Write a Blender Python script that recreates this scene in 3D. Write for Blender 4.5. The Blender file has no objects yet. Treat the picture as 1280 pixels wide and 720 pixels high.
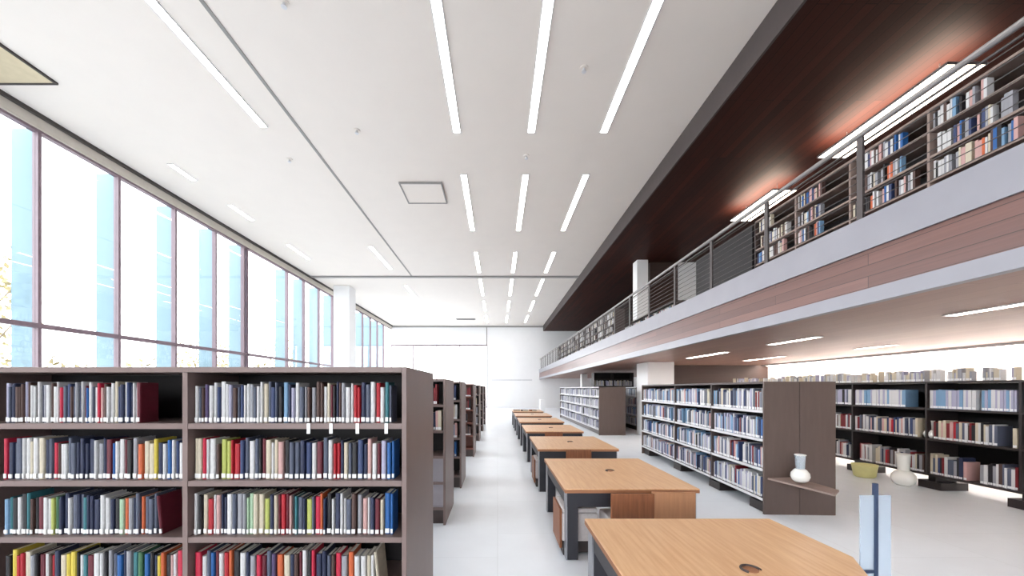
import bpy, bmesh, math, random
from mathutils import Matrix, Vector
random.seed(7)
D = bpy.data
COL = bpy.context.scene.collection
H = 1.65
F = 460.0
# ------------------------------------------------------------------ materials
def s2l(c):
    return tuple(((v/255)/12.92 if v/255 <= 0.04045 else ((v/255+0.055)/1.055)**2.4) for v in c)
MATS = {}
def mat(name, rgb, rough=0.6, noise=0.08, scale=(8, 8, 8), metal=0.0, spec=0.5, var=None, bump=0.0):
    """procedural: two tones mixed by a stretched noise"""
    if name in MATS: return MATS[name]
    m = D.materials.new(name); m.use_nodes = True
    nt = m.node_tree; b = nt.nodes['Principled BSDF']
    c = s2l(rgb)
    tc = nt.nodes.new('ShaderNodeTexCoord'); mp = nt.nodes.new('ShaderNodeMapping')
    mp.inputs['Scale'].default_value = scale
    nz = nt.nodes.new('ShaderNodeTexNoise'); nz.inputs['Scale'].default_value = 1.0
    nz.inputs['Detail'].default_value = 5
    rp = nt.nodes.new('ShaderNodeValToRGB')
    rp.color_ramp.elements[0].position = 0.3; rp.color_ramp.elements[1].position = 0.7
    c2 = s2l(var) if var else tuple(v*(1-noise*2) for v in c)
    rp.color_ramp.elements[0].color = (*c2, 1); rp.color_ramp.elements[1].color = (*c, 1)
    nt.links.new(tc.outputs['Object'], mp.inputs['Vector'])
    nt.links.new(mp.outputs['Vector'], nz.inputs['Vector'])
    nt.links.new(nz.outputs['Fac'], rp.inputs['Fac'])
    nt.links.new(rp.outputs['Color'], b.inputs['Base Color'])
    b.inputs['Roughness'].default_value = rough; b.inputs['Metallic'].default_value = metal
    b.inputs['Specular IOR Level'].default_value = spec
    if bump:
        bp = nt.nodes.new('ShaderNodeBump'); bp.inputs['Strength'].default_value = bump
        bp.inputs['Distance'].default_value = 0.01
        nt.links.new(nz.outputs['Fac'], bp.inputs['Height']); nt.links.new(bp.outputs['Normal'], b.inputs['Normal'])
    MATS[name] = m
    return m
def emis(name, rgb, strength):
    m = D.materials.new(name); m.use_nodes = True
    nt = m.node_tree; nt.nodes.remove(nt.nodes['Principled BSDF'])
    e = nt.nodes.new('ShaderNodeEmission'); e.inputs['Color'].default_value = (*rgb, 1)
    e.inputs['Strength'].default_value = strength
    nt.links.new(e.outputs[0], nt.nodes['Material Output'].inputs['Surface'])
    return m
def glassy(name, tint, gloss=0.06, rough=0.02, diff=0.0, dcol=(.75, .85, .95)):
    m = D.materials.new(name); m.use_nodes = True
    nt = m.node_tree; nt.nodes.remove(nt.nodes['Principled BSDF'])
    t = nt.nodes.new('ShaderNodeBsdfTransparent'); t.inputs['Color'].default_value = (*tint, 1)
    g = nt.nodes.new('ShaderNodeBsdfGlossy'); g.inputs['Roughness'].default_value = rough
    mx = nt.nodes.new('ShaderNodeMixShader'); mx.inputs[0].default_value = gloss
    nt.links.new(t.outputs[0], mx.inputs[1]); nt.links.new(g.outputs[0], mx.inputs[2])
    out = mx
    if diff:
        d = nt.nodes.new('ShaderNodeBsdfDiffuse'); d.inputs['Color'].default_value = (*dcol, 1)
        m2 = nt.nodes.new('ShaderNodeMixShader'); m2.inputs[0].default_value = diff
        nt.links.new(mx.outputs[0], m2.inputs[1]); nt.links.new(d.outputs[0], m2.inputs[2]); out = m2
    nt.links.new(out.outputs[0], nt.nodes['Material Output'].inputs['Surface'])
    return m
def plank_mat(name, a, b, gap, sx, sy, rough, axis='YZ', mortar=0.004, g0=.7, g1=1.25, gs=(1.2, 45, 45)):
    """planks running along world Y; axis YZ for walls, YX for soffits"""
    m = D.materials.new(name); m.use_nodes = True
    nt = m.node_tree; bs = nt.nodes['Principled BSDF']
    tc = nt.nodes.new('ShaderNodeTexCoord'); sp = nt.nodes.new('ShaderNodeSeparateXYZ'); cb = nt.nodes.new('ShaderNodeCombineXYZ')
    nt.links.new(tc.outputs['Object'], sp.inputs[0])
    nt.links.new(sp.outputs[axis[0]], cb.inputs['X']); nt.links.new(sp.outputs[axis[1]], cb.inputs['Y'])
    br = nt.nodes.new('ShaderNodeTexBrick')
    br.inputs['Scale'].default_value = 1; br.inputs['Brick Width'].default_value = sx; br.inputs['Row Height'].default_value = sy
    br.inputs['Mortar Size'].default_value = mortar; br.inputs['Color1'].default_value = (*s2l(a), 1)
    br.inputs['Color2'].default_value = (*s2l(b), 1); br.inputs['Mortar'].default_value = (*s2l(gap), 1)
    nt.links.new(cb.outputs[0], br.inputs['Vector'])
    nz = nt.nodes.new('ShaderNodeTexNoise'); nz.inputs['Detail'].default_value = 6; nz.inputs['Scale'].default_value = 1
    mp = nt.nodes.new('ShaderNodeMapping'); mp.inputs['Scale'].default_value = gs
    nt.links.new(cb.outputs[0], mp.inputs['Vector']); nt.links.new(mp.outputs[0], nz.inputs['Vector'])
    mr = nt.nodes.new('ShaderNodeMapRange'); mr.inputs['To Min'].default_value = g0; mr.inputs['To Max'].default_value = g1
    nt.links.new(nz.outputs['Fac'], mr.inputs['Value'])
    mu = nt.nodes.new('ShaderNodeMix'); mu.data_type = 'RGBA'; mu.blend_type = 'MULTIPLY'; mu.inputs[0].default_value = 1
    nt.links.new(br.outputs['Color'], mu.inputs[6]); nt.links.new(mr.outputs[0], mu.inputs[7])
    nt.links.new(mu.outputs[2], bs.inputs['Base Color'])
    bs.inputs['Roughness'].default_value = rough
    MATS[name] = m
    return m
def floor_mat():
    m = plank_mat('floor_tiles', (238, 243, 250), (235, 240, 247), (222, 227, 233), 1.2, 1.2, .34, 'YX', .003, .95, 1.04, (3, 3, 3))
    return m
M_FLOOR = floor_mat()
M_CEIL = mat('ceiling_paint', (230, 221, 213), .85, .01, (2, 2, 2))
M_WALL = mat('white_paint', (240, 239, 239), .8, .01, (2, 2, 2))
M_BEIGE = mat('beige_header', (205, 196, 184), .7, .03)
M_TAN = mat('tan_panel', (205, 190, 160), .8, .05)
M_GAP = mat('shadow_gap', (72, 66, 62), .8, .05)
M_JOINT = mat('ceiling_joint', (150, 146, 143), .8, .05)
M_BULK = mat('bulkhead_grey', (72, 63, 62), .7, .04)
M_CONC = mat('fascia_concrete', (140, 139, 148), .36, .04, (3, 3, 3), spec=.7)
M_WOODF = plank_mat('fascia_wood', (116, 78, 70), (96, 62, 55), (60, 36, 32), 2.4, .11, .3, 'YZ', .003)
M_SOFF = plank_mat('soffit_wood_dark', (66, 31, 23), (48, 23, 18), (16, 7, 6), 3.2, .16, .55, 'YX')
M_SOFF.node_tree.nodes['Principled BSDF'].inputs['Specular IOR Level'].default_value = .15
M_SOFL = plank_mat('soffit_wood_lower', (158, 122, 106), (148, 112, 98), (112, 82, 70), 3.2, .30, .4, 'YX', .003, .85, 1.1)
M_BROWNW = mat('brown_wall', (66, 46, 40), .6, .12, (1, 1, 30))
M_MULL = mat('mullion_bronze', (128, 108, 116), .5, .05)
M_CASE = mat('bookcase_taupe', (122, 103, 99), .4, .04, (6, 6, 2))
M_CASED = mat('bookcase_dark', (74, 62, 60), .5, .08, (30, 30, 3))
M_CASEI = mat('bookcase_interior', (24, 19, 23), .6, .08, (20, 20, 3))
M_PANEL = mat('end_panel_brown', (98, 82, 76), .5, .06, (20, 20, 3))
M_EDGE = mat('bookcase_pale_brown', (150, 130, 122), .5, .06)
M_BLACK = mat('black_steel', (48, 40, 40), .5, .06)
M_STRIP = mat('white_label_strip', (215, 214, 216), .5, .05)
M_OAK = mat('oak_top', (240, 198, 154), .3, .1, (40, 3, 40), var=(224, 174, 128))
M_OAKE = mat('oak_edge', (176, 120, 84), .5, .1, (4, 40, 40))
M_CHAR = mat('charcoal_laminate', (46, 46, 54), .45, .06)
M_STEEL = mat('brushed_steel', (168, 170, 176), .35, .04, metal=.7)
M_WALNUT = mat('walnut_panel', (150, 92, 56), .45, .12, (30, 30, 3), var=(118, 68, 40))
M_WOODLIT = mat('lit_chair_wood', (184, 130, 92), .45, .1, (30, 30, 3))  # chair wood lightened; light on the angled chair painted into the tone
M_PAD = mat('pale_upholstery', (206, 200, 200), .9, .06, (60, 60, 60), bump=.1)
M_RAIL = mat('rail_steel', (150, 146, 146), .35, .05, metal=.6)
M_POST = mat('rail_post_dark', (84, 78, 78), .45, .05, metal=.4)
M_PAGE = mat('page_block', (228, 222, 210), .85, .06, (3, 3, 120))
M_LABEL = mat('spine_label_white', (240, 240, 240), .6, .02)
M_CERAM = mat('white_ceramic', (248, 246, 240), .25, .02)
M_YEL = mat('pale_yellow_pot', (222, 214, 150), .5, .05)
M_BLUE = mat('blue_steel_post', (62, 78, 108), .4, .05, metal=.3)
M_LAMP = emis('light_diffuser', (1, .97, .93), 9.0)
M_LAMPW = emis('light_diffuser_warm', (1, .90, .80), 20.0)
M_LAMPP = emis('light_diffuser_amber', (1, .82, .66), 10.0)
M_GLASS = glassy('window_glass', (.98, .99, .99))
M_FIN = glassy('blue_glass_fin', (.33, .39, .42), .03, .02, .6, (.30, .43, .50))
M_SCREEN = glassy('frosted_screen_glass', (.88, .94, 1.0), .08, .2, .35)
M_VASE = glassy('clear_vase_glass', (.92, .93, .93), .22, .1, .25)
M_GROUND = mat('outside_paving', (178, 176, 172), .9, .05, (1, 1, 1))
M_LEAF = mat('leaves_pale', (172, 160, 122), .8, .15, (3, 3, 3), var=(150, 138, 100))
M_BARK = mat('bark', (150, 136, 118), .9, .15, (10, 10, 3))
# ------------------------------------------------------------------ mesh helpers
class MB:
    def __init__(s): s.v = []; s.f = []; s.mi = []; s.c = []
    def quadbox(s, P, mi=0, col=None):
        n = len(s.v); s.v += [tuple(p) for p in P]
        for q in ((0,3,2,1),(4,5,6,7),(0,1,5,4),(1,2,6,5),(2,3,7,6),(3,0,4,7)):
            s.f.append(tuple(n+i for i in q)); s.mi.append(mi); s.c.append(col)
        return s
    def box(s, x0, x1, y0, y1, z0, z1, mi=0, col=None, T=None):
        P = [Vector(p) for p in ((x0,y0,z0),(x1,y0,z0),(x1,y1,z0),(x0,y1,z0),(x0,y0,z1),(x1,y0,z1),(x1,y1,z1),(x0,y1,z1))]
        if T is not None: P = [T @ p for p in P]
        return s.quadbox(P, mi, col)
    def prism(s, poly, z0, z1, mi=0):
        n = len(s.v); k = len(poly)
        s.v += [(x, y, z0) for x, y in poly] + [(x, y, z1) for x, y in poly]
        s.f.append(tuple(n+i for i in reversed(range(k)))); s.f.append(tuple(n+k+i for i in range(k)))
        for i in range(k): s.f.append((n+i, n+(i+1) % k, n+k+(i+1) % k, n+k+i))
        s.mi += [mi]*(k+2); s.c += [None]*(k+2)
        return s
    def tube(s, a, b, r, seg=10, mi=0, r2=None):
        a = Vector(a); b = Vector(b); d = (b-a).normalized(); r2 = r if r2 is None else r2
        u = d.orthogonal().normalized(); w = d.cross(u); n = len(s.v)
        for c, rr in ((a, r), (b, r2)):
            for i in range(seg):
                t = 2*math.pi*i/seg; s.v.append(tuple(c+rr*(math.cos(t)*u+math.sin(t)*w)))
        for i in range(seg): s.f.append((n+i, n+(i+1) % seg, n+seg+(i+1) % seg, n+seg+i))
        s.f.append(tuple(n+i for i in reversed(range(seg)))); s.f.append(tuple(n+seg+i for i in range(seg)))
        s.mi += [mi]*(seg+2); s.c += [None]*(seg+2)
        return s
    def lathe(s, prof, seg=24, mi=0):
        n = len(s.v)
        for r, z in prof:
            for i in range(seg):
                t = 2*math.pi*i/seg; s.v.append((r*math.cos(t), r*math.sin(t), z))
        for j in range(len(prof)-1):
            for i in range(seg):
                s.f.append((n+j*seg+i, n+j*seg+(i+1) % seg, n+(j+1)*seg+(i+1) % seg, n+(j+1)*seg+i)); s.mi.append(mi); s.c.append(None)
        return s
    def torus(s, c, R, r, a0=0, a1=2*math.pi, seg=28, ring=8, mi=0):
        n = len(s.v); full = abs(a1-a0-2*math.pi) < 1e-6
        for i in range(seg if full else seg+1):
            t = a0+(a1-a0)*i/seg
            for j in range(ring):
                p = 2*math.pi*j/ring
                s.v.append((c[0]+(R+r*math.cos(p))*math.cos(t), c[1]+(R+r*math.cos(p))*math.sin(t), c[2]+r*math.sin(p)))
        N = seg if full else seg+1
        for i in range(seg):
            for j in range(ring):
                i2 = (i+1) % N
                s.f.append((n+i*ring+j, n+i2*ring+j, n+i2*ring+(j+1) % ring, n+i*ring+(j+1) % ring)); s.mi.append(mi); s.c.append(None)
        return s
    def build(s, name, mats, parent=None, bevel=0.0, smooth=False):
        me = D.meshes.new(name); me.from_pydata(s.v, [], s.f)
        for m in (mats if isinstance(mats, (list, tuple)) else [mats]): me.materials.append(m)
        me.polygons.foreach_set('material_index', s.mi)
        if any(c is not None for c in s.c):
            ca = me.color_attributes.new('Col', 'FLOAT_COLOR', 'CORNER'); buf = []
            for p, c in zip(me.polygons, s.c):
                buf += list((*c, 1.0))*len(p.vertices)
            ca.data.foreach_set('color', buf)
        if smooth: me.polygons.foreach_set('use_smooth', [True]*len(me.polygons))
        me.update()
        o = D.objects.new(name, me); COL.objects.link(o)
        if parent is not None: o.parent = parent
        if bevel:
            bv = o.modifiers.new('bevel', 'BEVEL'); bv.width = bevel; bv.segments = 2; bv.limit_method = 'ANGLE'
        return o
def thing(name, label, cat, loc=(0, 0, 0), rz=0, group=None):
    o = D.objects.new(name, None); COL.objects.link(o); o.empty_display_size = .1
    o.location = loc; o.rotation_euler = (0, 0, rz); o['label'] = label; o['category'] = cat
    if group: o['group'] = group
    return o
def tag(o, label, cat, group=None):
    o['label'] = label; o['category'] = cat
    if group: o['group'] = group
    return o
def struct(name, mb, m, parent=None, label=None, **k):
    o = mb.build(name, m, parent, **k)
    if parent is None: o['kind'] = 'structure'
    if label: o['label'] = label
    return o
def copy_tree(o, parent=None):
    c = o.copy(); COL.objects.link(c); c.parent = parent
    for ch in list(o.children): copy_tree(ch, c)
    return c
ORD = ['first','second','third','fourth','fifth','sixth','seventh','eighth','ninth','tenth','eleventh','twelfth','thirteenth','fourteenth','fifteenth','sixteenth','seventeenth','eighteenth','nineteenth','twentieth']
# ------------------------------------------------------------------ room shell
ZC = 7.15; XW = -9.29; XE = 4.0; ZS = 6.67; YE = 32.0; YB = -9.6; XR = 10.5
XB = 3.6; ZB0 = 2.485; ZB1 = 3.315
struct('floor', MB().box(XW-.2, XR+.2, YB-.2, YE+.2, -.15, 0), M_FLOOR, label='pale grey polished floor')
struct('ceiling', MB().box(XW-.2, XE+.1, YB-.2, YE+.2, ZC, ZC+.2), M_CEIL, label='white main hall ceiling')
struct('ceiling_upper', MB().box(XE+.001, XR+.2, YB-.2, YE+.2, ZS, ZS+.2), M_SOFF, label='dark wood soffit over the upper floor')
struct('trim_1', MB().box(XE-.04, XE, YB, YE, ZS-.0, ZC-.001), M_BULK, label='grey bulkhead edge between white ceiling and wood soffit')
struct('floor_upper', MB().box(XB+.09, XR, YB, YE, ZB0+.10, ZB1), M_CONC, label='upper floor slab of the balcony')
struct('ceiling_lower', MB().box(XB+.10, XR, YB, YE, ZB0+.08, ZB0+.0995), M_SOFL, label='brown soffit under the balcony')
struct('trim_2', MB().box(XB, XB+.089, YB, YE, 3.01, ZB1+.02), M_CONC, label='grey upper fascia band of the balcony')
struct('trim_3', MB().box(XB+.025, XB+.089, YB, YE, 2.626, 3.009), M_WOODF, label='wood plank fascia band of the balcony')
struct('trim_4', MB().box(XB, XB+.089, YB, YE, ZB0, 2.625), M_CONC, label='grey lower fascia band of the balcony')
struct('wall_right', MB().box(XR, XR+.2, YB, YE, 0, ZS), M_WALL, label='white side wall behind the balcony')
struct('wall_back', MB().box(XW, XR, YB-.2, YB, 0, .6).box(XW, XR, YB-.2, YB, 6.2, ZC).box(XE, XR, YB-.2, YB, .6, 6.2), M_WALL)
for i in range(6):  # unseen glazing behind the camera, added to light the bookcase fronts
    x0 = XW+i*(XE-XW)/6; x1 = XW+(i+1)*(XE-XW)/6
    w = struct('window_%d' % (50+i), MB().box(x0, x0+.08, YB-.12, YB+.02, .6, 6.2).box(x0+.08, x1, YB-.12, YB+.02, 6.12, 6.2).box(x0+.08, x1, YB-.12, YB+.02, .6, .68), MATS['mullion_bronze'])
    MB().box(x0+.08, x1, YB-.06, YB-.05, .68, 6.12).build('glass_pane', M_GLASS, w)
# brown cross walls closing the right side
struct('wall_brown_lower', MB().box(6.7, XR, 14.3, 14.5, 0, ZB0+.079), M_BROWNW, label='dark brown wall under the balcony')
struct('wall_brown_upper', MB().box(6.05, 7.15, 14.6, 14.8, ZB1, ZS), M_BROWNW)
struct('wall_upper_white', MB().box(7.16, XR, 14.6, 14.8, ZB1, ZS), M_WALL)
# window wall, left
struct('wall_left', MB().box(XW-.1, XW+.1, -1.85, YE, 0, .5).box(XW-.1, XW+.1, YB, -1.85, 0, 6.87).box(XW-.1, XW+.1, YB, YE, 6.87, ZC), M_BEIGE, label='beige header above the tall window wall')  # unseen stretch behind the camera made solid to dim the left ceiling
struct('trim_5', MB().box(XW+.10, XW+.17, YB, YE, ZC-.07, ZC-.001), M_GAP, label='dark shadow gap along the window header')
edges = [-1.85,-.3,1.25,2.8,4.33,5.87,7.4,8.97,10.55,12.06,13.4,16.2,17.6,19.1,20.65,22.2,23.75,25.3,26.85,28.4,29.95,31.95]
ZT = 2.93
for i in range(len(edges)-1):
    y0, y1 = edges[i], edges[i+1]
    m = MB()
    m.box(XW-.07, XW+.05, y0, y0+.06, .5, 6.87)
    if abs(y0-13.4) < .01: m.box(XW-.07, XW+.05, y0+.19, y0+.25, .5, 6.87)
    m.box(XW-.07, XW+.05, y0+.06, y1, ZT-.05, ZT+.04)
    m.box(XW-.07, XW+.05, y0+.06, y1, .5, .56); m.box(XW-.07, XW+.05, y0+.06, y1, 6.82, 6.87)
    w = struct('window_%d' % (i+1), m, M_MULL)
    MB().box(XW-.015, XW-.005, y0+.06, y1, .56, 6.82).build('glass_pane', M_GLASS, w)
    MB().box(XW-.52, XW-.08, y0+.02, y0+.04, .1, 6.9).build('glass_fin', M_FIN, w)['label'] = 'pale blue vertical glass fin outside'
# end wall
ZH = 5.48
struct('wall_far', MB().box(XW, XE+.1, YE, YE+.2, ZH, ZC).box(-.9, XR, YE, YE+.2, 0, ZH).box(XE+.1, XR, YE, YE+.2, ZH, ZS), M_WALL, label='white far wall of the hall')
xs = [XW, -7.4, -5.35, -3.34, -.9]
for i in range(4):
    m = MB(); x0, x1 = xs[i], xs[i+1]
    m.box(x0, x0+.09, YE-.02, YE+.1, 0, ZH); m.box(x0+.09, x1, YE-.02, YE+.1, ZH-.1, ZH)
    if i == 3: m.box(x1-.06, x1, YE-.02, YE+.1, 0, ZH-.1)
    m.box(x0+.09, x1-.06, YE-.02, YE+.1, 0, .1)
    w = struct('window_%d' % (30+i), m, M_MULL)
    MB().box(x0+.09, x1-.06, YE+.03, YE+.04, .1, ZH-.1).build('glass_pane', M_GLASS, w)
struct('trim_6', MB().box(XW, XE-.05, YE-.04, YE-.001, ZC-.16, ZC-.06), M_JOINT)
struct('trim_7', MB().box(-.98, -.9, YE-.03, YE-.001, ZH, ZC-.17), M_JOINT)
struct('trim_8', MB().box(-.5, 3.0, YE-.05, YE-.001, 2.36, 2.46), M_STRIP)
# ceiling joints
struct('trim_9', MB().box(-4.22, -4.16, YB, 17.88, ZC-.012, ZC-.001), M_JOINT)
struct('trim_10', MB().box(XW+.18, XE-.05, 17.9, 18.12, ZC-.05, ZC-.001), M_JOINT)
# columns
def column(x0, x1, y0, y1, z0, z1, label):
    m = MB().box(x0, x1, y0, y1, z0, z1); o = struct('column', m, M_WALL, bevel=.01); o['label'] = label
    return o
column(-8.75, -7.9, 19.6, 20.5, 0, ZC-.001, 'white square column standing by the window wall')
column(5.1, 6.0, 12.5, 13.5, 0, ZB0+.079, 'white square column under the balcony')
column(5.1, 5.45, 22.3, 22.7, 0, ZB0+.079, 'far slim white column under the balcony')
column(5.42, 5.85, 14.3, 14.75, ZB1+.001, ZS-.001, 'white column on the upper floor')
# ------------------------------------------------------------------ ceiling fittings
def light(name, x0, x1, y0, y1, z, label, group, m=M_LAMP):
    t = thing(name, label, 'ceiling light', ((x0+x1)/2, (y0+y1)/2, z), 0, group)
    a, b = (x1-x0)/2, (y1-y0)/2
    MB().box(-a, a, -b, b, -.012, -.001).build('diffuser', m, t)
    e = .018
    MB().box(-a-e, -a-.001, -b-e, b+e, -.016, -.001).box(a+.001, a+e, -b-e, b+e, -.016, -.001).box(-a, a, -b-e, -b-.001, -.016, -.001).box(-a, a, b+.001, b+e, -.016, -.001).build('trim_frame', M_STRIP, t)
    return t
rows = [(3.9, 7.88), (9.44, 12.78), (14.8, 17.4), (18.4, 21.7), (23.0, 26.0), (27.6, 30.5)]
nth = ['nearest', 'second', 'third', 'fourth', 'fifth', 'farthest']
for rx, rn in ((-.87, 'left'), (.72, 'middle'), (2.27, 'right')):
    for k, (a, b) in enumerate(rows):
        light('linear_ceiling_light', rx-.07, rx+.07, a, b, ZC, '%s bright linear ceiling light in the %s of the three central rows' % (nth[k], rn), 'linear lights in the white ceiling')
for k, (a, b, lab) in enumerate([(3.9, 7.72, 'long linear ceiling light nearest on the window side of the joint'), (14.2, 16.9, 'linear ceiling light near the cross joint on the window side'), (19.6, 23.0, 'far linear ceiling light beyond the cross joint on window side')]):
    light('linear_ceiling_light', -4.97, -4.84, a, b, ZC, lab, 'linear lights in the white ceiling')
for k, (a, b, lab) in enumerate([(9.0, 9.7, 'short faint ceiling light nearest above the windows'), (11.0, 12.0, 'second short faint ceiling light above the windows'), (14.0, 15.6, 'third faint ceiling light above the windows')]):
    light('linear_ceiling_light', -8.06, -7.94, a, b, ZC, lab, 'faint lights above the windows')
def hatch(x0, x1, y0, y1, label, pm, fm, depth=.05):
    t = thing('ceiling_hatch', label, 'ceiling hatch', ((x0+x1)/2, (y0+y1)/2, ZC))
    a, b = (x1-x0)/2, (y1-y0)/2; e = .035
    MB().box(-a, -a+e, -b, b, -depth, -.001).box(a-e, a, -b, b, -depth, -.001).box(-a+e, a-e, -b, -b+e, -depth, -.001).box(-a+e, a-e, b-e, b, -depth, -.001).build('hatch_frame', fm, t)
    MB().box(-a+e+.001, a-e-.001, -b+e+.001, b-e-.001, -depth*.7, -.002).build('hatch_panel', pm, t)
hatch(-2.63, -1.48, 9.77, 10.85, 'square white access hatch with grey frame in the ceiling', M_CEIL, M_JOINT)
hatch(-9.0, -7.9, 5.3, 6.62, 'tan square ceiling panel with dark edge at upper left', M_TAN, M_GAP, .04)
for px, py, lab in ((730, 85, 'small sprinkler head between middle and right light rows'), (658, 195, 'small sprinkler head beyond the nearest middle light'), (446, 163, 'small sprinkler head left of the nearest left light'), (362, 199, 'small sprinkler head beside the long ceiling joint'), (355, 3, 'small sprinkler head at top edge right of the joint')):
    Y = F*(ZC-H)/(486-py); X = (px-622)*Y/F
    t = thing('ceiling_sprinkler', lab, 'sprinkler', (X, Y, ZC))
    MB().tube((0, 0, 0), (0, 0, -.012), .07, 16).build('escutcheon', M_CEIL, t)
    MB().tube((0, 0, -.0125), (0, 0, -.06), .018, 10).tube((0, 0, -.06), (0, 0, -.068), .04, 12).build('nozzle', M_STRIP, t)
t = thing('air_vent', 'narrow grey slotted vent far down the white ceiling', 'vent', (-2.5, 29, ZC))
MB().box(-.75, .75, -.25, .25, -.03, -.001).build('vent_frame', M_JOINT, t)
MB().box(-.7, .7, -.2, -.12, -.036, -.0305).box(-.7, .7, -.04, .04, -.036, -.0305).box(-.7, .7, .12, .2, -.036, -.0305).build('slats', M_BULK, t)
zl = ZB0+.08
for x, a, b, w, lab in ((5.6, 3.0, 4.55, .13, 'nearest linear light under the balcony, by right picture edge'), (5.6, 6.43, 7.55, .13, 'second linear light in the front row under the balcony'), (5.65, 9.1, 10.9, .15, 'farthest linear light in the front row under the balcony'), (8.0, 10.3, 11.9, .12, 'far linear light in the rear row under the balcony'), (8.2, 7.6, 8.4, .12, 'linear light in middle of the rear row under the balcony'), (8.2, 4.2, 5.4, .12, 'nearest linear light of the rear row under balcony')):
    light('soffit_light', x-w/2, x+w/2, a, b, zl, lab, 'linear lights under the balcony', M_LAMPW)
for a, b, lab in ((5.36, 7.52, 'nearest wide bright light panel hung below the dark upper soffit'), (8.75, 10.35, 'farther wide bright light panel hung below the dark upper soffit')):
    t = thing('pendant_light', lab, 'pendant light', (6.83, (a+b)/2, ZS-.30), 0, 'light panels in the upper soffit')
    hl = (b-a)/2
    MB().box(-.28, .28, -hl, hl, .0, .03).build('diffuser', M_LAMPP, t)
    MB().box(-.295, -.281, -hl-.015, hl+.015, -.004, .034).box(.281, .295, -hl-.015, hl+.015, -.004, .034).box(-.28, .28, -hl-.015, -hl-.001, -.004, .034).box(-.28, .28, hl+.001, hl+.015, -.004, .034).build('trim_frame', M_RAIL, t)
    for yy in (-hl*.7, hl*.7):
        MB().tube((0, yy, .031), (0, yy, .30), .006, 8).build('hanger_rod', M_RAIL, t)
# cove that washes the wall behind the far right shelves
t = thing('cove_light', 'long bright cove light washing wall behind far right shelves', 'cove light', (XR-.25, 8.5, zl))
MB().box(-.1, .1, -5.6, 5.6, -.05, -.001).build('diffuser', M_LAMPW, t)
MB().box(-.13, -.101, -5.6, 5.6, -.06, -.001).build('trim_frame', M_STRIP, t)
# ------------------------------------------------------------------ balcony railing
RT = 4.2
t = thing('balcony_railing', 'steel balcony railing with round handrail, dark posts and wire infill', 'railing', (XB+.05, 0, ZB1+.02))
hz = RT-ZB1-.02
MB().tube((0, YB+.1, hz), (0, 31.7, hz), .028, 12).build('handrail', M_RAIL, t, smooth=False)
MB().tube((.03, YB+.1, hz-.07), (.03, 31.7, hz-.07), .012, 8).build('under_rail', M_POST, t)
y = 3.70-1.29*10
k = 0
while y < 31.7:
    MB().box(-.012, .012, y-.03, y+.03, .001, hz-.03).box(-.03, .03, y-.05, y+.05, .001, .012).build('post', M_POST, t)
    y += 1.29
for j in range(9):
    z = .07+j*.083
    MB().tube((.0, YB+.1, z), (.0, 31.7, z), .004, 6).build('cable', M_POST, t)
# ------------------------------------------------------------------ bookcases
def bookcase(name, label, loc, rz, bays, depth, top, boards, mats, plinth=None, double=True, group=None, strip=False, cat='bookcase', openbottom=False, end=.028, foot=False, topbooks=False, split=False, zend=None):
    """local x along the face, -y is the front; boards = tops of the shelf boards, high to low"""
    C, I, E = mats
    t = thing(name, label, cat, loc, rz, group)
    L = sum(bays); th = .03
    zb = 0.0 if not foot else .12
    if zend is not None: zb = zend
    for xa, xb in ((-end, -.0005), (L+.0005, L+end)):
        if split:
            MB().box(xa, xb, 0, depth/2-.003, zb, top).build('end_panel', E, t, bevel=.002)
            MB().box(xa, xb, depth/2+.003, depth, zb, top).build('end_panel', E, t, bevel=.002)
        else:
            MB().box(xa, xb, 0, depth, zb, top).build('end_panel', E, t, bevel=.003)
    MB().box(0, L, 0.0, depth, top-th, top).build('top_panel', C, t, bevel=.002)
    yb = depth/2 if double else depth-.02
    lo = boards[-1]-th
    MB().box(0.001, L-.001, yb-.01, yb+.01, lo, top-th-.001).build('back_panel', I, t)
    x = 0
    for i, w in enumerate(bays):
        if i:
            MB().box(x-.014, x+.014, .002, depth-.002, lo, top-th-.001).build('divider', C, t)
        xa = x+(.015 if i else .001); xb = x+w-(.015 if i < len(bays)-1 else .001)
        for z in boards:
            MB().box(xa, xb, .004, yb-.011, z-th, z).build('shelf', C, t)
            if double: MB().box(xa, xb, yb+.011, depth-.004, z-th, z).build('shelf', C, t)
            if strip: MB().box(xa, xb, -.004, .0035, z-th, z+.006).build('label_strip', M_STRIP, t)
        x += w
    if foot:
        for fx in [.19]+[sum(bays[:i+1]) for i in range(len(bays)-1)]+[L-.19]:
            MB().box(fx-.16, fx+.16, .05, depth-.05, .001, .12).box(fx-.05, fx+.05, .1, depth-.1, .12, lo-.001).build('foot', M_BLACK, t)
    elif not openbottom:
        MB().box(0.001, L-.001, .06, depth-.06, .001, lo-.001).build('plinth', M_CASED, t)
    return t
FB = [1.459, 1.143, .833, .52, .21]
YF = 2.02
XL = -2.94
CASE = (M_CASE, M_CASEI, M_CASE)
bookcase('bookcase', 'large taupe double-sided bookcase filling the lower left foreground', (XL+.0, YF, 0), 0, [1.222, 1.191], .83, 1.770, FB, CASE, group='bookcases in rows by the windows')
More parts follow.
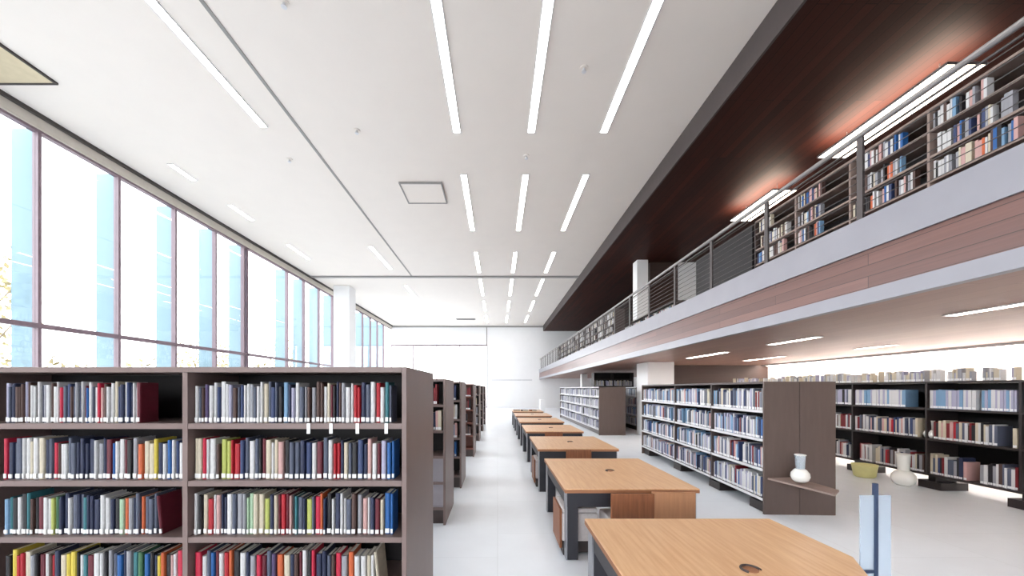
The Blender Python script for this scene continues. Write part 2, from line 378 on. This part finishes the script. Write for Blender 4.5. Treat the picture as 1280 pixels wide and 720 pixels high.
# ---- individual books on the near bookcase
PAL = {
 'white': (232, 230, 232), 'cream': (226, 214, 190), 'navy': (44, 52, 84), 'dark blue': (58, 74, 118), 'slate': (94, 100, 122),
 'grey': (168, 168, 176), 'black': (36, 33, 38), 'red': (196, 34, 48), 'maroon': (112, 32, 48), 'brown': (92, 66, 60),
 'sky blue': (132, 172, 208), 'pink': (222, 176, 172), 'orange': (224, 108, 62), 'yellow': (232, 208, 78), 'lime': (196, 204, 106),
 'green': (74, 122, 84), 'teal': (64, 132, 142), 'royal blue': (40, 104, 176), 'mint': (180, 212, 178), 'purple': (92, 76, 118),
 'crimson': (214, 40, 74), 'lilac': (186, 184, 210)}
PAL = {k: tuple(int(v*.9) for v in c) for k, c in PAL.items()}
def book_mesh(cname):
    m = MB()
    n = 5; pts = []
    for i in range(n+1):                     # slightly rounded spine
        a = math.pi*(i/n); pts.append((-math.cos(a)*.5, .09-.09*math.sin(a)))
    outer = pts + [(.5, 1), (.435, 1), (.435, .10), (-.435, .10), (-.435, 1), (-.5, 1)]
    k = len(outer); v0 = len(m.v)
    m.v += [(x, y, 0) for x, y in outer]+[(x, y, 1) for x, y in outer]
    for i in range(k): m.f.append((v0+i, v0+(i+1) % k, v0+k+(i+1) % k, v0+k+i)); m.mi.append(0); m.c.append(None)
    # caps: spine strip and two boards
    sp = [i for i in range(n+1)]
    for off, rev in ((0, True), (k, False)):
        for q in ([*sp, n+3, n+4], [n, n+1, n+2, n+3], [0, n+4, n+5, n+6]):
            q = [v0+off+i for i in q]
            m.f.append(tuple(reversed(q)) if rev else tuple(q)); m.mi.append(0); m.c.append(None)
    m.box(-.43, .43, .101, .97, .015, .988, 1)
    me_o = m.build('book', [mat('cover_'+cname.replace(' ', '_'), PAL[cname], .5, .1, (3, 3, 9)), M_PAGE])
    return me_o
lab_src = MB().box(-.40, .40, -.004, .0885, .03, .14).build('spine_label', M_LABEL)
me_label = lab_src.data; D.objects.remove(lab_src)
BM = {}
for c in PAL:
    o = book_mesh(c); BM[c] = o.data; D.objects.remove(o)
used = {}
def place_book(c, x, z, w, d, h, yf, lean=0):
    o = D.objects.new('book', BM[c]); COL.objects.link(o)
    o.location = (x, yf, z); o.scale = (w, d, h); o.rotation_euler = (0, lean, 0)
    l = D.objects.new('spine_label', me_label); COL.objects.link(l); l.parent = o
    return o
PAL['maroon'] = (118, 26, 34)
W1 = {'white': 5, 'cream': 2, 'navy': 4, 'dark blue': 4, 'slate': 4, 'grey': 4, 'black': 2, 'red': 2, 'maroon': 2, 'brown': 3, 'sky blue': 2, 'pink': 1.5, 'lilac': 3, 'purple': 1.5}
W2 = {'white': 5, 'cream': 3, 'navy': 4, 'dark blue': 3, 'slate': 3, 'grey': 2, 'black': 4, 'red': 2, 'maroon': 2, 'crimson': 2, 'brown': 2, 'lime': 1, 'sky blue': 1.5, 'pink': 2, 'purple': 2, 'orange': 1}
W3 = {'white': 4, 'cream': 3, 'navy': 5, 'dark blue': 3, 'slate': 3, 'black': 5, 'teal': 2, 'sky blue': 2, 'lime': 1, 'mint': 1, 'red': 1.5, 'maroon': 1.5, 'pink': 2, 'green': 1, 'orange': 1, 'royal blue': 1}
W4 = {'black': 6, 'red': 3, 'yellow': 2, 'crimson': 2.5, 'white': 3, 'cream': 2, 'navy': 3, 'teal': 2, 'maroon': 2, 'orange': 2, 'royal blue': 1, 'green': 1, 'purple': 1, 'sky blue': 1}
# opening runs read from the photograph, then weighted filling
SEQ = {
 ('L', 0): 'lilac slate navy navy brown lilac white white white grey white white crimson slate dark_blue slate grey navy maroon royal_blue white white crimson pink white white cream dark_blue white dark_blue navy white white'.split(),
 ('L', 1): 'crimson navy slate slate white cream white cream navy slate crimson brown white white slate slate navy navy navy navy white grey navy maroon royal_blue white white maroon grey orange cream cream yellow navy royal_blue white dark_blue white white'.split(),
 ('L', 2): 'sky_blue teal white teal black maroon white white lime green navy navy navy white slate navy slate teal navy navy navy white white black mint orange grey navy slate orange slate'.split(),
 ('L', 3): 'black yellow red red cream black maroon white brown red cream yellow yellow black teal maroon white white black slate royal_blue navy grey teal green royal_blue navy yellow orange black pink white crimson'.split(),
 ('R', 0): 'white slate brown purple white white dark_blue white white lilac slate dark_blue white white grey slate white white cream dark_blue slate sky_blue navy lilac slate brown grey brown white cream maroon black brown grey white white red red navy slate white red white teal'.split(),
 ('R', 1): 'cream cream crimson white white lime lime red red dark_blue slate white slate black maroon cream white cream pink slate slate navy dark_blue white maroon slate white red red navy cream slate black dark_blue navy pink white maroon lilac royal_blue royal_blue'.split(),
 ('R', 2): 'white black cream red pink navy navy white slate grey mint mint cream cream lime cream maroon red maroon pink black teal slate navy lime slate crimson orange navy black white navy white slate brown pink navy maroon cream royal_blue royal_blue'.split(),
 ('R', 3): 'crimson white slate royal_blue maroon white red orange black white navy crimson maroon slate purple orange cream navy maroon white black crimson navy navy slate crimson orange white white cream'.split()}
SHN = ['top shelf', 'second shelf', 'third shelf', 'lowest visible shelf']
def xpx(px): return (px-622)*YF/F
ENDS = {('L', 0): 163, ('L', 1): 225, ('L', 2): 186, ('L', 3): 224, ('R', 0): 487, ('R', 1): 490, ('R', 2): 489, ('R', 3): 464}
rec = []
for (bay, tr), seq in SEQ.items():
    x = -2.765 if bay == 'L' else -1.700
    xe = xpx(ENDS[(bay, tr)])
    if bay == 'R' and tr == 3: pass
    n2 = []
    for c in seq:
        n2.append(c)
        if random.random() < .13: n2.append(random.choice(['navy', 'white', 'slate', 'black', 'brown', 'grey']))
    seq = n2
    ws = [random.uniform(.6, 1.4) for _ in seq]
    s = (xe-x-.0006*len(seq))/sum(ws)
    row = []
    for c, w in zip(seq, ws):
        w *= s; c = c.replace('_', ' ')
        h = random.uniform(.195, .232) if tr < 3 else random.uniform(.19, .225)
        d = random.uniform(.105, .135); yf = YF+.035+random.uniform(0, .012)
        o = place_book(c, x+w/2, FB[tr]+.0005, w*random.uniform(.74, .9), d, h, yf)
        row.append((o, c)); x += w+.0006
    if bay == 'L' and tr == 0:
        o = place_book('maroon', x+.011, FB[tr]+.0005, .02, .115, .225, YF+.03); row.append((o, 'deep red'))
        o['label'] = 'deep red book with whole side showing, ends the top shelf left bay'
    if (bay, tr) in (('L', 2), ('R', 3)):
        o = place_book('cream' if bay == 'R' else 'maroon', x+.028, FB[tr]+.0016, .016, .15, .215, YF+.04, lean=-.16 if False else .0)
        row.append((o, 'cream' if bay == 'R' else 'maroon'))
        o.rotation_euler = (0, -.10, 0)
        o['label'] = 'thin %s book leaning left at end of the %s in the %s bay' % (row[-1][1], SHN[tr], 'left' if bay == 'L' else 'right')
    bn = 'left' if bay == 'L' else 'right'
    cnt = {}
    it = row if bay == 'R' else list(reversed(row))
    tot = {}
    for o, c in it:
        if 'label' not in o: tot[c] = tot.get(c, 0)+1
    for o, c in it:
        o['category'] = 'book'; o['group'] = 'books on the nearest bookcase'
        if 'label' in o: continue
        k = cnt.get(c, 0); cnt[c] = k+1
        if tot[c] == 1: o['label'] = 'only %s book on the %s, %s bay of the nearest bookcase' % (c, SHN[tr], bn)
        else: o['label'] = '%s %s book from the %s, %s, %s bay, nearest bookcase' % (ORD[k], c, 'left' if bay == 'R' else 'right', SHN[tr], bn)
# shelf tags hanging over the front edges
for px, z, lab in ((386, FB[0], 'left white tag hanging from the top shelf edge'), (414, FB[0], 'second white tag hanging from the top shelf edge'), (447, FB[0], 'third white tag hanging from the top shelf edge'), (483, FB[0], 'rightmost white tag hanging from the top shelf edge')):
    o = MB().box(-.009, .009, -.0045, -.0015, -.055, .002).build('shelf_tag', M_LABEL)
    o.location = (xpx(px), YF+.0, z); tag(o, lab, 'tag', 'tags on the nearest bookcase')
# ---- rows of bookcases beyond
ST = MB()     # every other book in the hall
def T_of(loc, rz): return Matrix.Translation(loc) @ Matrix.Rotation(rz, 4, 'Z')
def run_books(loc, rz, x0, x1, z, hr, dr, pal, yf=.03, tw=(.022, .045), fill=1.0, label=True, gaps=.04, skip=None, gapw=(.05, .16)):
    T = T_of(loc, rz); x = x0+.006
    names = list(pal); wts = [pal[n] for n in names]
    stop = x0+(x1-x0)*fill
    while x < stop-.05:
        if skip and skip[0]-.05 < x < skip[1]: x = skip[1]
        if random.random() < gaps: x += random.uniform(*gapw); continue
        w = random.uniform(*tw); h = random.uniform(*hr); d = random.uniform(*dr); c = s2l(PAL[random.choices(names, wts)[0]])
        y = yf+random.uniform(0, .015)
        ST.box(x, x+w-.002, y, y+d, z+.001, z+h, 0, c, T)
        if label: ST.box(x+.002, x+w-.004, y-.002, y, z+.008, z+.04, 0, s2l((236, 236, 238)), T)
        x += w
WR = {'white': 13, 'lilac': 6, 'grey': 5, 'sky blue': 4, 'slate': 6, 'dark blue': 4, 'navy': 3, 'maroon': 1.5, 'pink': 1.5, 'black': 1.5, 'cream': 2, 'royal blue': 1}
def case_books(loc, rz, bays, boards, pal, hr, dr=(.16, .2), **k):
    x = 0
    for w in bays:
        for z in boards:
            run_books(loc, rz, x+.018, x+w-.018, z, hr, dr, pal, **k)
        x += w
def xrow(xr): return xr-2.44
left_rows = [(4.45, -.63, W1), (6.1, -.60, W3), (8.9, -.57, {'brown': 5, 'maroon': 4, 'black': 2}), (11.6, -.57, W1), (14.3, -.57, W1), (17.0, -.57, W2)]
LB = ['second bookcase from the front in the row by the windows', 'third bookcase from the front in the row by windows', 'fourth bookcase from front, with reddish brown shelves, by the windows', 'fifth bookcase from the front in the row by the windows', 'sixth bookcase from the front in the row by windows', 'farthest bookcase in the row by the windows']
M_RED = mat('bookcase_redwood', (118, 70, 58), .45, .1, (30, 30, 3))
for k, (y, xr, pal) in enumerate(left_rows):
    loc = (xr-2.4-.028, y, 0)
    ms = (M_CASE, M_CASEI, M_CASE) if k != 2 else (M_RED, M_RED, M_CASE)
    bookcase('bookcase', LB[k], loc, 0, [1.2, 1.2], .84, 1.77, FB, ms, group='bookcases in rows by the windows')
    case_books(loc, 0, [1.2, 1.2], FB[:4] if k else FB[:2], pal, (.2, .25), (.15, .2))
    if k == 0:
        bc = [o for o in COL.objects if o.get('label') == LB[0]][0]
        MB().box(1.216, 2.398, .02, .035, .212, .80).build('closed_panel', mat('panel_grey', (150, 144, 150), .5, .04), bc)
# right block nearest
BR = [1.36, .98, .59, .2]
rzr = -math.pi/2-.0428
def place_right(name, label, near, bays_from_far, rz, depth, top, boards, mats, pal, hr=(.24, .30), fills=True, **k):
    L = sum(bays_from_far)
    # local x runs from the far end to the near end
    d = Vector((math.cos(rz), math.sin(rz), 0)); loc = Vector((near[0], near[1], 0)) - d*L
    t = bookcase(name, label, tuple(loc), rz, bays_from_far, depth, top, boards, mats, **k)
    if fills: case_books(tuple(loc), rz, bays_from_far, boards, pal, hr, tw=(.016, .036), gaps=.02)
    return t, tuple(loc)
place_right('bookcase', 'dark brown double-sided bookcase with ledge on its end panel', (3.5, 4.86), [1.9, 1.39, 1.27], rzr, .907, 1.745, BR, (M_CASED, M_CASEI, M_PANEL), WR, strip=True, split=True, foot=True, zend=0.0, hr=(.23, .3), group='bookcases under the balcony')
place_right('bookcase', 'far bookcase with plain brown end panel standing beyond the tables', (3.6, 13.1), [1.35]*6, -math.pi/2, .95, 1.72, BR, (M_STRIP, M_CASEI, M_PANEL), {'white': 6, 'lilac': 5, 'black': 4, 'slate': 3}, (.24, .3), strip=True, group='bookcases under the balcony')
place_right('bookcase', 'bookcase in gap between the two brown end panels', (5.5, 14.6), [1.12]*3, -math.pi/2, .8, 1.72, BR, (M_STRIP, M_CASEI, M_PANEL), WR, strip=True, group='bookcases under the balcony')
# far-right row on feet
RB = [1.33, .83, .25]
RBAY = [1.27, 1.27, 1.27, 1.27, 1.1, 1.1]
WF = {'white': 8, 'cream': 4, 'grey': 4, 'slate': 3, 'maroon': 4, 'brown': 4, 'black': 3, 'dark blue': 2, 'navy': 2, 'pink': 2, 'red': 1}
WFT = {'white': 8, 'cream': 5, 'grey': 3, 'lilac': 3, 'black': 1}
t, locR = place_right('bookcase', 'long low black bookcase on block feet along the right wall', (7.1, 3.9), RBAY, -math.pi/2, .55, 1.77, RB, (M_BLACK, M_CASEI, M_CASED), WF, fills=False, double=False, foot=True, group='bookcases under the balcony')
x = 0
for i, w in enumerate(RBAY):
    run_books(locR, -math.pi/2, x+.02, x+w-.02, 1.77, (.12, .2), (.07, .1), WFT, yf=.03, gaps=.10, tw=(.018, .035))
    if i >= 3: pal2 = {'sky blue': 4, 'lilac': 4, 'white': 5}
    else: pal2 = {'white': 6, 'lilac': 3, 'grey': 3, 'black': 2, 'slate': 2}
    run_books(locR, -math.pi/2, x+.02, x+w-(.25 if i % 2 else .03), 1.33, (.29, .31), (.2, .24), pal2, gaps=.02)
    run_books(locR, -math.pi/2, x+.02, x+w-.02, .83, (.26, .32), (.18, .22), WF, gaps=.02, skip=(locR[1]-6.12-.1, locR[1]-6.12+.1))
    run_books(locR, -math.pi/2, x+.02, x+w-.02, .25, (.26, .34), (.18, .22), WF, gaps=.03)
    x += w
# tall black shelving far behind
loc = (4.8, 18.2, 0)
bookcase('shelving_unit', 'tall black open shelving unit seen above the far brown bookcase', loc, 0, [.95, .95], .5, 2.45, [2.15, 1.8, 1.4, 1.0, .6, .2], (M_BLACK, M_CASEI, M_BLACK), double=False, cat='shelving unit')
case_books(loc, 0, [.95, .95], [1.8, 1.4], WFT, (.2, .28))
# upper floor bookcases (boards above slab top)
UB = [z for z in (4.94, 4.61, 4.30, 3.98, 3.66, 3.36)]
def upper(name, label, x, ynear, bays, top, boards, pal, fill=.7, m=(M_CASED, M_CASEI, M_CASED), hr=(.2, .26)):
    rz = -math.pi/2; L = sum(bays); loc = (x, ynear+L, ZB1)
    bookcase(name, label, loc, rz, bays, .45, top-ZB1, [b-ZB1 for b in boards], m, double=False, openbottom=True, group='bookcases on the upper floor')
    xx = 0
    for w in bays:
        for z in boards:
            run_books(loc, rz, xx+.02, xx+w-.02, z-ZB1, hr, (.06, .09), pal, fill=random.uniform(fill-.3, min(1, fill+.2)), gaps=.12, tw=(.02, .04), gapw=(.015, .05), label=False)
        xx += w
WU = {'white': 6, 'cream': 4, 'pink': 3, 'grey': 3, 'black': 3, 'dark blue': 2, 'royal blue': 1.5, 'orange': .5, 'brown': 2, 'sky blue': 1}
upper('bookcase', 'dark upper floor bookcase nearest, behind the balcony railing', 5.5, 2.6, [1.05]*5, 5.22, UB, WU, m=(M_EDGE, M_CASEI, M_CASED))
struct('wall_upper_dark', MB().box(5.5, 5.7, 7.95, 10.2, ZB1, 5.2), M_CASEI)
upper('bookcase', 'half-height upper floor bookcase midway along the railing', 5.0, 10.4, [1.1]*3, 4.15, [3.84, 3.56, 3.36][:2], WU, .9, hr=(.18, .25))
upper('bookcase', 'farthest long upper floor bookcase behind the railing', 4.8, 15.2, [1.3]*11, 4.95, [4.66, 4.36, 4.06, 3.76, 3.46], {'white': 6, 'cream': 3, 'brown': 5, 'black': 4, 'grey': 3}, .95)
# the stuff object
bm_ = D.materials.new('book_stuff'); bm_.use_nodes = True
nt = bm_.node_tree; at = nt.nodes.new('ShaderNodeVertexColor'); at.layer_name = 'Col'
nt.links.new(at.outputs['Color'], nt.nodes['Principled BSDF'].inputs['Base Color']); nt.nodes['Principled BSDF'].inputs['Roughness'].default_value = .6
so = ST.build('books', bm_); so['kind'] = 'stuff'
tag(so, 'rows of smaller books filling the farther bookcases and the upper floor', 'books')
# ------------------------------------------------------------------ tables
ZTAB = .695
def make_table(label, x0, x1, y0, y1, poly=None):
    cx, cy = (x0+x1)/2, (y0+y1)/2
    t = thing('reading_table', label, 'table', (cx, cy, 0), 0, 'reading tables down the hall')
    a, b = (x1-x0)/2, (y1-y0)/2
    P = poly or [(-a, -b), (a, -b), (a, b), (-a, b)]
    tp = MB().prism(P, ZTAB-.012, ZTAB).build('tabletop', M_OAK, t, bevel=.004)
    MB().prism(P, ZTAB-.042, ZTAB-.0125).build('edge_band', M_OAKE, t, bevel=.003)
    ix, iy = a-.03, b-.03
    z1 = ZTAB-.0425; z0 = z1-.14; wl = .11
    xr = ix if not poly else ix-.28
    MB().box(-ix, xr, -iy, -iy+.03, z0, z1).box(-ix, ix, iy-.03, iy, z0, z1).box(-ix, -ix+.03, -iy+.031, iy-.031, z0, z1).build('apron', M_CHAR, t)
    if not poly: MB().box(ix-.03, ix, -iy+.031, iy-.031, z0, z1).build('apron', M_CHAR, t)
    for sx, sy in ((-1, -1), (1, -1), (1, 1), (-1, 1)):
        ox = 0
        if poly and sx > 0 and sy < 0: ox = .28
        xa = (ix-.001-ox)*sx; xb = (ix-wl-ox)*sx; ya = (iy-.001)*sy; yb = (iy-wl)*sy
        l = MB().box(min(xa, xb)+.004, max(xa, xb)-.004, min(ya, yb)+.004, max(ya, yb)-.004, .001, z1-.001).build('leg', M_CHAR, t, bevel=.003)
        xo = xa
        MB().box(min(xo, xo+sx*.012), max(xo, xo+sx*.012), min(ya, yb), max(ya, yb), .001, z1-.002).build('edge_plate', M_STEEL, l)
    g = MB().torus((0.02, 0, ZTAB+.004), .045, .007, -.2, math.pi*1.25).build('cable_grommet', M_WALNUT if False else M_CASED, t)
    MB().tube((0.02, 0, ZTAB+.0005), (0.02, 0, ZTAB+.003), .036, 20).build('grommet_cap', M_OAKE, t)
    return t
tab_lab = ['nearest oak reading table with a clipped front corner and ring grommet', 'second oak reading table, charcoal legs, two chairs at its near end', 'third oak reading table from the front with one chair', 'fourth oak reading table from the front', 'fifth oak reading table from the front', 'sixth oak reading table from the front, second farthest', 'farthest oak reading table with a few books on top']
for k in range(7):
    yf = 2.71+2.34*k if k < 3 else 2.71+2.34*k+.05*(k-2)
    x0, x1 = .64, 1.99
    if k == 0:
        cx, cy = (x0+x1)/2, yf-.77
        poly = [(.64-cx, -.77), (1.50-cx, -.77), (1.70-cx, 1.55-cy), (2.02-cx, 2.09-cy), (2.0-cx, .77), (.64-cx, .77)]
        make_table(tab_lab[k], x0, x1, yf-1.54, yf, poly)
    else:
        make_table(tab_lab[k], x0, x1-.06, yf-1.54, yf)
# chairs: box chairs with plywood backs
def make_chair(label, loc, rz, wood):
    t = thing('box_chair', label, 'chair', loc, rz, 'box chairs at the reading tables')
    # local: back panel at -y side, seat towards +y
    MB().box(-.195, .195, -.02, 0, .18, .71).build('backrest', wood, t, bevel=.006)
    MB().box(-.19, .19, .002, .40, .34, .45).build('seat', M_PAD, t, bevel=.02)
    MB().box(-.19, -.172, .002, .40, .05, .338).build('side_panel', wood, t, bevel=.003)
    MB().box(.172, .19, .002, .40, .05, .338).build('side_panel', wood, t, bevel=.003)
    MB().box(-.17, .17, .02, .38, .28, .336).build('seat_frame', M_BLACK, t)
    for sx in (-1, 1):
        MB().box(min(sx*.15, sx*.19), max(sx*.15, sx*.19), .0, .40, .001, .049).build('foot', M_BLACK, t)
    return t
make_chair('left walnut box chair at near end of the second table', (1.21, 3.31, 0), 0, M_WALNUT)
make_chair('right wooden box chair, tone lightened as if lit, at near end of second table', (1.60, 3.36, 0), -.06, M_WOODLIT)
make_chair('walnut box chair tucked at near end of the third table', (1.25, 5.68, 0), 0, M_WALNUT)
make_chair('walnut box chair tucked at near end of fourth table', (1.22, 8.0, 0), .03, M_WALNUT)
def make_stool(label, loc):
    t = thing('cube_stool', label, 'stool', loc, 0, 'cube stools under the tables')
    MB().box(-.2, .15, -.225, .225, .14, .42).build('body', M_PAD, t, bevel=.015)
    MB().box(-.225, -.201, -.21, .225, .07, .455).build('side_panel', M_WALNUT, t, bevel=.004)
    MB().box(-.2, .15, -.22, .22, .421, .465).build('seat_cushion', M_PAD, t, bevel=.015)
    MB().box(-.19, .14, -.215, .21, .03, .139).box(-.19, -.15, -.21, .21, .001, .03).box(.1, .14, -.21, .21, .001, .03).build('base', M_BLACK, t)
make_stool('pale cube stool with walnut side under the second table', (.84, 3.86, 0))
make_stool('pale cube stool with walnut side under the third table', (.84, 6.4, 0))
# things on the farthest table
yt = 2.71+2.34*6+.2
for k, (dx, dy, c, w) in enumerate(((-.45, -.3, M_WALNUT, .3), (-.12, -.42, M_CASED, .26), (.25, -.35, M_WALNUT, .28))):
    t = thing('closed_book', ['left', 'middle', 'right'][k]+' closed book lying flat on the farthest table', 'book', (1.28+dx, yt-.7+dy, ZTAB+.001), .3*k, 'books on the farthest table')
    MB().box(-w/2, w/2, -.1, .1, 0, .006).box(-w/2, w/2, -.1, .1, .05, .056).box(-w/2, -w/2+.006, -.1, .1, .0061, .0499).build('cover', c, t)
    MB().box(-w/2+.01, w/2-.008, -.092, .092, .0062, .0498).build('page_block', M_PAGE, t)
t = thing('display_pedestal', 'slim white display pedestal beyond the tables by far wall', 'pedestal', (2.48, 20.5, 0))
MB().box(-.13, .13, -.13, .13, .06, 1.05).build('shaft', M_WALL, t, bevel=.01)
MB().box(-.17, .17, -.17, .17, .001, .059).build('base', M_WALL, t, bevel=.01)
# ------------------------------------------------------------------ ledge, vases, pot, glass screen
A = (3.53, 4.81, .485); B = (3.88, 4.81, .497); C_ = (4.13, 4.45, .425); Dd = (3.92, 4.28, .42)
t = thing('corner_ledge', 'tilted brown wedge ledge fixed to the bookcase end panel', 'ledge', (3.9, 4.8, .40))
o3 = Vector((3.9, 4.8, .40))
top = [Vector(p)-o3 for p in (A, Dd, C_, B)]
MB().quadbox([p-Vector((0, 0, .022)) for p in top]+top).build('ledge_board', M_EDGE, t)
MB().prism([(-.02, -.12), (.0, -.12), (.0, .005), (-.02, .005)], -.03, .02).build('bracket', M_BLACK, t)
def vase(name, label, loc, s, glassneck):
    t = thing(name, label, 'vase', loc); t.scale = (s, s, s)
    MB().lathe([(0, 0), (.05, 0), (.075, .02), (.09, .06), (.085, .1), (.06, .135), (.045, .145), (0, .145)], 28).build('bowl', M_CERAM, t, smooth=True)
    MB().lathe([(.042, .146), (.045, .2), (.05, .29), (.052, .30), (.046, .30), (.04, .2), (.036, .146)], 24).build('neck', M_VASE if glassneck else M_CERAM, t, smooth=True)
    MB().torus((0, 0, .302), .05, .006).build('rim', M_CERAM, t, smooth=True)
    return t
vase('bottle_vase', 'white bottle vase with clear neck standing on the ledge', (3.80, 4.62, .482), 1.12, True)
vase('floor_vase', 'white bulbous vase on floor before the right wall shelves', (6.95, 6.3, .001), 1.75, False)
t = thing('plant_pot', 'pale yellow tapered pot on floor under the right shelves', 'pot', (6.88, 6.9, .001))
MB().lathe([(0, 0), (.13, 0), (.155, .02), (.185, .22), (.19, .235), (.175, .235), (.17, .2), (0, .2)], 28).build('pot_body', M_YEL, t, smooth=True)
vase('white_bottle', 'small white bottle vase on middle shelf of right wall bookcase', (7.2, 6.12, .831), .95, False)
t = thing('glass_screen', 'frosted glass floor screen with blue steel post beside nearest table', 'screen', (2.36, 2.3, 0))
MB().box(-.011, .011, -.011, .011, .001, 1.06).build('post', M_BLUE, t, bevel=.003)
MB().box(-.095, -.012, -.004, .004, .04, .985).box(.012, .095, -.004, .004, .04, .985).build('glass_pane', M_SCREEN, t)
MB().box(-.1, .1, -.05, .05, .001, .02).build('base_plate', M_BLUE, t)
MB().box(-.11, -.012, -.008, .008, .5, .52).build('bracket', M_BLUE, t)
# ------------------------------------------------------------------ outside
struct('ground_outside', MB().box(-60, XW-.25, -40, 80, -.35, -.2).box(XW-.25, 30, -60, YB-.25, -.35, -.2).box(XW-.25, 30, YE+.25, 80, -.35, -.2), M_GROUND, label='pale paving outside the windows')
def tree(label, x, y, h, r, seed, n=700, low=False):
    rnd = random.Random(seed); t = thing('tree' if not low else 'shrub', label, 'tree' if not low else 'shrub', (x, y, -.2), 0, 'trees outside the windows' if not low else 'shrubs outside the windows')
    m = MB()
    if not low:
        m.tube((0, 0, 0), (0, 0, h*.6), .14, 8, 0, .07)
        for k in range(7):
            a = rnd.uniform(0, 6.28); zz = h*rnd.uniform(.35, .58)
            m.tube((0, 0, zz), (math.cos(a)*r*.8, math.sin(a)*r*.8, zz+h*.3), .04, 6, 0, .012)
    else:
        for k in range(6):
            a = rnd.uniform(0, 6.28); m.tube((0, 0, 0), (math.cos(a)*r*.6, math.sin(a)*r*.6, h*.7), .03, 6, 0, .01)
    m.build('trunk' if not low else 'stems', M_BARK, t)
    lf = MB()
    for k in range(n):
        u = Vector((rnd.gauss(0, 1), rnd.gauss(0, 1), rnd.gauss(0, 1))).normalized()*(rnd.random()**.45)
        c = Vector((u.x*r, u.y*r, (h*.66 if not low else h*.5)+u.z*h*(.36 if not low else .48)))
        d1 = Vector((rnd.gauss(0, 1), rnd.gauss(0, 1), rnd.gauss(0, 1))).normalized(); d2 = d1.orthogonal().normalized(); s = rnd.uniform(.07, .15)
        b = len(lf.v); lf.v += [tuple(c-d1*s), tuple(c+d2*s*.5), tuple(c+d1*s), tuple(c-d2*s*.5)]; lf.f.append((b, b+1, b+2, b+3)); lf.mi.append(0); lf.c.append(None)
    lf.build('crown' if not low else 'foliage', M_LEAF, t)
tree('pale leafy tree outside, seen at the far left edge', -17.2, 12.0, 7.0, 1.5, 1)
tree('pale tree outside behind the middle windows', -19, 24, 5.2, 2.0, 2)
tree('pale tree outside beyond the last windows', -18, 32, 6.5, 2.2, 3)
for k, (y, h) in enumerate(((8.5, 2.9), (11.5, 3.0), (14.5, 3.1), (18, 3.4), (22, 3.7), (27, 3.6))):
    tree('%s pale shrub from the left below the window transom' % ORD[k], -13.5-(k % 2)*.6, y, h, 1.5, 10+k, 600, True)
# ------------------------------------------------------------------ world, camera
w = D.worlds.new('sky'); bpy.context.scene.world = w; w.use_nodes = True
nt = w.node_tree; bg = nt.nodes['Background']
tc = nt.nodes.new('ShaderNodeTexCoord'); sp = nt.nodes.new('ShaderNodeSeparateXYZ'); rp = nt.nodes.new('ShaderNodeValToRGB')
rp.color_ramp.elements[0].position = .0; rp.color_ramp.elements[0].color = (.98, .98, 1, 1)
rp.color_ramp.elements[1].position = .7; rp.color_ramp.elements[1].color = (.86, .93, 1, 1)
nt.links.new(tc.outputs['Generated'], sp.inputs[0]); nt.links.new(sp.outputs['Z'], rp.inputs['Fac']); nt.links.new(rp.outputs['Color'], bg.inputs['Color'])
bg.inputs['Strength'].default_value = 4.0
cam = D.cameras.new('camera'); co = D.objects.new('camera', cam); COL.objects.link(co)
co.location = (0, 0, H); co.rotation_euler = (math.pi/2, 0, 0)
cam.sensor_width = 36; cam.lens = F*36/1280; cam.clip_start = .05; cam.clip_end = 300
cam.shift_x = (640-622)/1280; cam.shift_y = (486-360)/1280
sc = bpy.context.scene; sc.camera = co
sc.view_settings.view_transform = 'Standard'; sc.view_settings.look = 'None'; sc.view_settings.exposure = 1.0
